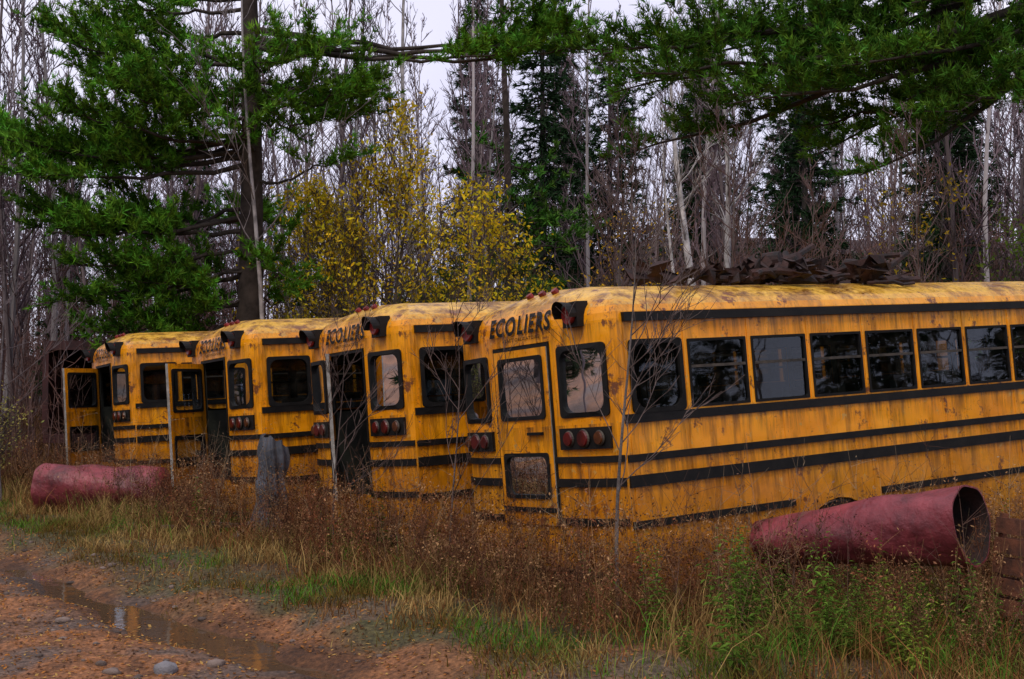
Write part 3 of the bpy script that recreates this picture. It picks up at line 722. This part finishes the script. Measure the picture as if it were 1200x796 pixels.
for i in range(250):
    y=20+(i/250)**1.1*38; x=R(-.46,.50)*y
    if inbus(x,y,1.8): continue
    o=bpy.data.objects.new('brush',random.choice(brv)); COL.objects.link(o); o.parent=rootb
    s=R(.6,1.1)*(1 if y>27 else .5); o.location=(x,y,float(tz(x,y))-.05); o.rotation_euler=(0,0,R(0,6.28)); o.scale=(s,s,s)
rootr=empty('roadside_woods'); k=0
while k<110:
    a=R(0,6.283); r_=R(15,34); x=r_*math.sin(a); y=r_*math.cos(a)+3
    if y>0 and abs(x)<.50*y+3.5: continue
    if inbus(x,y,2.5) : continue
    o=bpy.data.objects.new('roadside_tree',random.choice(var if k%2 else SP)); COL.objects.link(o); o.parent=rootr
    s=R(.55,.85); o.location=(x,y,float(tz(x,y))-.1); o.rotation_euler=(0,0,R(0,6.28)); o.scale=(s,s,s); k+=1

# ---------------------------------------------------------------- grass and weeds
def blades(mb,x,y,H,W,cols,lean=.35):
    K=len(x); z=tz(x,y)-.01; P=np.stack([x,y,z],1); az=rng.uniform(0,6.283,K); s=np.stack([np.cos(az),np.sin(az),0*az],1)
    l=rng.normal(0,lean,(K,2)); d=np.stack([l[:,0],l[:,1],np.ones(K)],1)*H[:,None]
    m=P+d*.5*np.array([.6,.6,1.1]); t=P+d
    w=W[:,None]*.5
    V=np.stack([P-s*w,P+s*w,m+s*w*.8,m-s*w*.8,t],1).reshape(-1,3)
    q=np.arange(K)[:,None]*5; mb.add(V,q+np.array([[0,1,2,3]]),0,np.repeat(cols,5,axis=0))
    mb.L.append((q+np.array([[3,2,4]])+mb.n-K*5).ravel()); mb.T.append(np.full(K,3)); mb.M.append(np.full(K,0))
def pts_in(n,x0,x1,y0,y1): return rng.uniform(x0,x1,n),rng.uniform(y0,y1,n)
def inb(x,y,pad=0):
    m=np.zeros(len(x),bool)
    for b in BUS:
        dx,dy=x-b[0],y-b[1]; u=dx*.852+dy*.524; v=-dx*.524+dy*.852
        m|=(u>-pad)&(u<10.6)&(v>-pad)&(v<2.44+pad)
    return m
TAN=np.array([.38,.25,.09]);GRN=np.array([.085,.19,.022]);BRN=np.array([.17,.07,.026])
gm=MB()
x,y=pts_in(300000,-9,7,6.4,20); e_=edist(x,y)+(vnoise(x,y,1.1,3)-.5)*.45
dens=sstep(-.05,.7,e_+(vnoise(x,y,.3,4)-.5)*.6)*(.2+.8*sstep(.35,.6,vnoise(x,y,.5,21)))
k=(rng.uniform(0,1,len(x))<dens*np.clip(11/y,0,1)**.5)&~inb(x,y)&(np.abs(x)<.5*y+1); x,y,e_=x[k],y[k],e_[k]
g=sstep(.44,.62,vnoise(x,y,.9,22)*.7+.3*vnoise(x,y,.25,23)+.14*np.exp(-((e_-.7)/.6)**2)-.05*sstep(1.2,2,e_))[:,None]; r=rng.uniform(0,1,(len(x),1))
br=sstep(.45,.65,vnoise(x,y,.6,24))[:,None]
c=(TAN*(1-g)+GRN*g); c=c*(1-.7*br)+BRN*.7*br; c=np.where(r<.2,BRN,c)*rng.uniform(.45,1.25,(len(x),1))
H=rng.uniform(.04,.15,len(x))*(1+.9*sstep(.8,2.2,e_))
blades(gm,x,y,H,rng.uniform(.004,.009,len(x)),c,.55)
x,y=pts_in(85000,-10,8,6.6,22); e_=edist(x,y)
dens=sstep(.7,1.7,e_)*(.15+.85*sstep(.35,.6,vnoise(x,y,.6,25)))
k=(rng.uniform(0,1,len(x))<dens)&~inb(x,y)&(np.abs(x)<.5*y+1); x,y,e_=x[k],y[k],e_[k]
r=rng.uniform(0,1,(len(x),1)); g=sstep(.42,.62,vnoise(x,y,.8,27))[:,None]
c=(TAN*.9*(1-g)+BRN*1.3*g); c=np.where(r<.18,GRN,c)*rng.uniform(.5,1.3,(len(x),1))
blades(gm,x,y,rng.uniform(.12,.45,len(x)),rng.uniform(.004,.008,len(x)),c,.45)
gm.obj('grass',[M_grass])
gm=MB(); x,y=pts_in(45000,-16,20,18,38); k=~inb(x,y)&(np.abs(x)<.6*y); x,y=x[k],y[k]
c=np.array([.17,.09,.04])*rng.uniform(.4,1.3,(len(x),1))
blades(gm,x,y,rng.uniform(.2,.7,len(x)),rng.uniform(.014,.028,len(x)),c,.3); gm.obj('dry_field_grass',[M_grass])

def weed(kind):
    m=MB()
    if kind=='brown':
        for k in range(random.choice([2,3,4])):
            c=np.array(random.choice([(.16,.06,.028),(.12,.055,.03),(.25,.14,.065),(.08,.04,.025)]))
            b=grow(m,(R(-.07,.07),R(-.07,.07),0),(R(-.28,.28),R(-.28,.28),1),R(.5,1.1),.003,c,5,.03,.12,3,.4)
            for s in range(9):
                k2=random.randrange(1,5); q=grow(m,b[k2],(R(-1,1),R(-1,1),R(.3,1.3)),R(.08,.26),.0018,c,2,.1,.2,3,.5)
                leaves(m,[q[-1],q[-2]],[c*1.2,c],3,.015,.025)
    elif kind=='tall':
        c=np.array(random.choice([(.16,.09,.06),(.11,.065,.05),(.26,.19,.12)]))
        for k in range(2):
            b=grow(m,(R(-.1,.1),R(-.1,.1),0),(R(-.3,.3),R(-.3,.3),1),R(1.1,1.8),.0035,c,7,.02,.14,3,.3)
            for s in range(8):
                k2=random.randrange(2,7); q=grow(m,b[k2],(R(-1,1),R(-1,1),R(.1,1.1)),R(.12,.4),.002,c,3,.05,.2,3,.4)
                if s%3==0: leaves(m,[q[-1]],[c],2,.014,.02)
    else:
        c=np.array(random.choice([(.22,.30,.04),(.14,.24,.035),(.42,.38,.05)]))
        for k in range(4):
            b=grow(m,(R(-.1,.1),R(-.1,.1),0),(R(-.3,.3),R(-.3,.3),1),R(.5,.95),.0035,(.14,.11,.04),8,.03,.08,3,.4)
            for s in range(34):
                v_=(.12+.88*s/34)*7.9; k2=int(v_); p=b[k2]*(1-v_+k2)+b[k2+1]*(v_-k2); a=s*2.4; dd=unit([math.cos(a),math.sin(a),R(-.2,.6)]); l=R(.06,.13)*(1.2-s/45)
                w_=unit(np.cross(dd,[0,0,1]))*l*.16; col=c*R(.5,1.3)
                m.add([p,p+dd*l*.5+w_,p+dd*l+np.array([0,0,-l*.3]),p+dd*l*.5-w_],np.array([[0,1,2,3]]),0,col)
    return m
def scatter(mbT,variants,x,y,smin,smax):
    z=tz(x,y)-.02
    for vi,m in enumerate(variants):
        idx=np.arange(vi,len(x),len(variants)); 
        if not len(idx): continue
        V=np.concatenate(m.V);C=np.concatenate(m.C); a=rng.uniform(0,6.283,len(idx)); s=rng.uniform(smin,smax,len(idx))
        ca,sa=np.cos(a)[:,None],np.sin(a)[:,None]
        W=np.stack([(V[None,:,0]*ca-V[None,:,1]*sa)*s[:,None]+x[idx][:,None],(V[None,:,0]*sa+V[None,:,1]*ca)*s[:,None]+y[idx][:,None],V[None,:,2]*s[:,None]+z[idx][:,None]],-1)
        cc=C[None]*rng.uniform(.6,1.3,(len(idx),1,1)); n=len(V); base=mbT.n
        mbT.V.append(W.reshape(-1,3)); mbT.C.append(cc.reshape(-1,3)); mbT.n+=n*len(idx)
        Lp=np.concatenate(m.L);Tt=np.concatenate(m.T)
        off=np.arange(len(idx))*n+base
        mbT.L.append((Lp[None,:]+off[:,None]).ravel()); mbT.T.append(np.tile(Tt,len(idx))); mbT.M.append(np.zeros(len(Tt)*len(idx),int))
random.seed(77)
bv=[weed('brown') for _ in range(9)]; tv=[weed('tall') for _ in range(6)]; gv=[weed('green') for _ in range(6)]
wm=MB(); x,y=pts_in(9500,-10,6.5,7.5,21); e_=edist(x,y)
near=inb(x,y,1.3)
dens=sstep(1.2,2.4,e_+(vnoise(x,y,.8,31)-.5)*1.3)*.46*(.5+.5*sstep(-4,-1,x)); dens=np.where(near,np.maximum(dens,.85-.3*(x<-2.5)),dens)
k=(rng.uniform(0,1,len(x))<dens)&~inb(x,y,.05)&(np.abs(x)<.5*y+.5); x,y=x[k],y[k]; scatter(wm,bv,x,y,.45,1.0)
wm.obj('brown_weeds',[M_grass])
wm=MB(); x,y=pts_in(2500,-9,6,8.2,20); e_=edist(x,y); k=(e_>1.6)&(e_<5.2)&~inb(x,y,.1)&(rng.uniform(0,1,len(x))<.55); x,y=x[k],y[k]; scatter(wm,tv,x,y,.5,1.0)
wm.obj('dead_stalks',[M_grass])
wm=MB(); x,y=pts_in(1300,-7,5.5,7.3,16); e_=edist(x,y)
k=((x>1.5)&(y<9.4)&(vnoise(x,y,.45,41)>.52))|((e_>1.2)&(rng.uniform(0,1,len(x))<.10)); k&=~inb(x,y,.1); x,y=x[k],y[k]; scatter(wm,gv,x,y,.35,.95)
wm.obj('goldenrod_plants',[M_leaf])
lm=MB(); x,y=pts_in(62000,-7.5,5,6.4,16); e_=edist(x,y); k=(rng.uniform(0,1,len(x))<np.where(e_<.4,.8,.5))&~((e_>-.62)&(e_<-.12)&(rng.uniform(0,1,len(x))<.88)); x,y=x[k],y[k]
P=np.stack([x,y,np.maximum(tz(x,y),-.060)+.008],1); cs=np.array([(.46,.19,.05),(.34,.14,.045),(.18,.09,.035),(.52,.32,.10),(.09,.05,.035)])[rng.integers(0,5,len(x))]
az=rng.uniform(0,6.283,len(x)); a=np.stack([np.cos(az),np.sin(az),rng.normal(0,.25,len(x))],1)*rng.uniform(.008,.024,(len(x),1)); b_=np.stack([-np.sin(az),np.cos(az),rng.normal(0,.3,len(x))],1)*rng.uniform(.003,.012,(len(x),1))
lm.add(np.stack([P-a,P+b_,P+a,P-b_],1).reshape(-1,3),np.arange(len(x)*4).reshape(-1,4),0,np.repeat(cs,4,axis=0)); lm.obj('leaf_litter',[M_leaf])
M_stone=vcmat('stone',.8,9,.4,0,.5)
sm=MB()
ico=[(0,0,1)]+[(math.cos(a)*math.cos(l),math.sin(a)*math.cos(l),math.sin(l)) for l in(.6,0,-.6) for a in np.linspace(0,2*math.pi,9)[:-1]]
ico=np.array(ico); FI=[(0,1+i,1+(i+1)%8) for i in range(8)]+[(1+r*8+i,9+r*8+i,9+r*8+(i+1)%8,1+r*8+(i+1)%8) for r in range(2) for i in range(8)]
x,y=pts_in(600,-6,1,6.8,14); e_=edist(x,y); k=e_<.3; x,y=x[k],y[k]
sz=rng.gamma(1.5,.007,len(x))+.006
for i in range(len(x)):
    V=ico*sz[i]*(1+rng.normal(0,.14,(len(ico),1)))*np.array([1.2,1,.7]); sm.add(V+np.array([x[i],y[i],float(tz(x[i],y[i]))+sz[i]*.2]),FI,0,np.array([.16,.12,.10])*R(.5,1.4))
sm.obj('gravel_stones',[M_stone],None,True)
sm=MB(); V=ico*.07*(1+rng.normal(0,.1,(len(ico),1)))*np.array([1.3,1,.75]); sm.add(V+np.array([-2.23,8.15,float(tz(-2.23,8.15))+.02]),FI,0,(.22,.21,.22)); sm.obj('rock',[M_stone],None,True)

# ---------------------------------------------------------------- world, light, camera
w=bpy.data.worlds.new('World'); scene.world=w; w.use_nodes=True; nt=w.node_tree; bg=nt.nodes['Background']
sky=N(nt,'ShaderNodeTexSky',sky_type='NISHITA'); sky.sun_disc=False; sky.sun_elevation=math.radians(55); sky.sun_rotation=math.radians(205)
tc=N(nt,'ShaderNodeTexCoord'); cl=noise(nt,2.2,4,tc.outputs['Generated'])
cloud=ramp(nt,cl,[(.3,(.76,.76,.86)),(.7,(1,1,1))])
cl2=mix(nt,1,cloud,(9.0,8.7,10.0),'MULTIPLY')
nt.links.new(mix(nt,.87,sky.outputs[0],cl2),bg.inputs[0]); bg.inputs[1].default_value=.125
sd=bpy.data.lights.new('sun','SUN'); sd.energy=1.5; sd.angle=math.radians(10); sd.color=(1,.91,.76)
so=bpy.data.objects.new('sun',sd); COL.objects.link(so)
az=math.radians(205); el=math.radians(55); dirv=Vector((math.sin(az)*math.cos(el),math.cos(az)*math.cos(el),math.sin(el)))
so.rotation_euler=dirv.to_track_quat('Z','Y').to_euler()
cam=bpy.data.cameras.new('camera'); cam.lens=44.25; cam.sensor_width=36; cam.clip_end=900; cam.clip_start=.1
co=bpy.data.objects.new('camera',cam); COL.objects.link(co); co.location=(0,0,1.9); co.rotation_euler=(math.radians(90+1.63),0,0)
scene.camera=co
scene.view_settings.view_transform='Standard'; scene.view_settings.look='None'; scene.view_settings.exposure=0
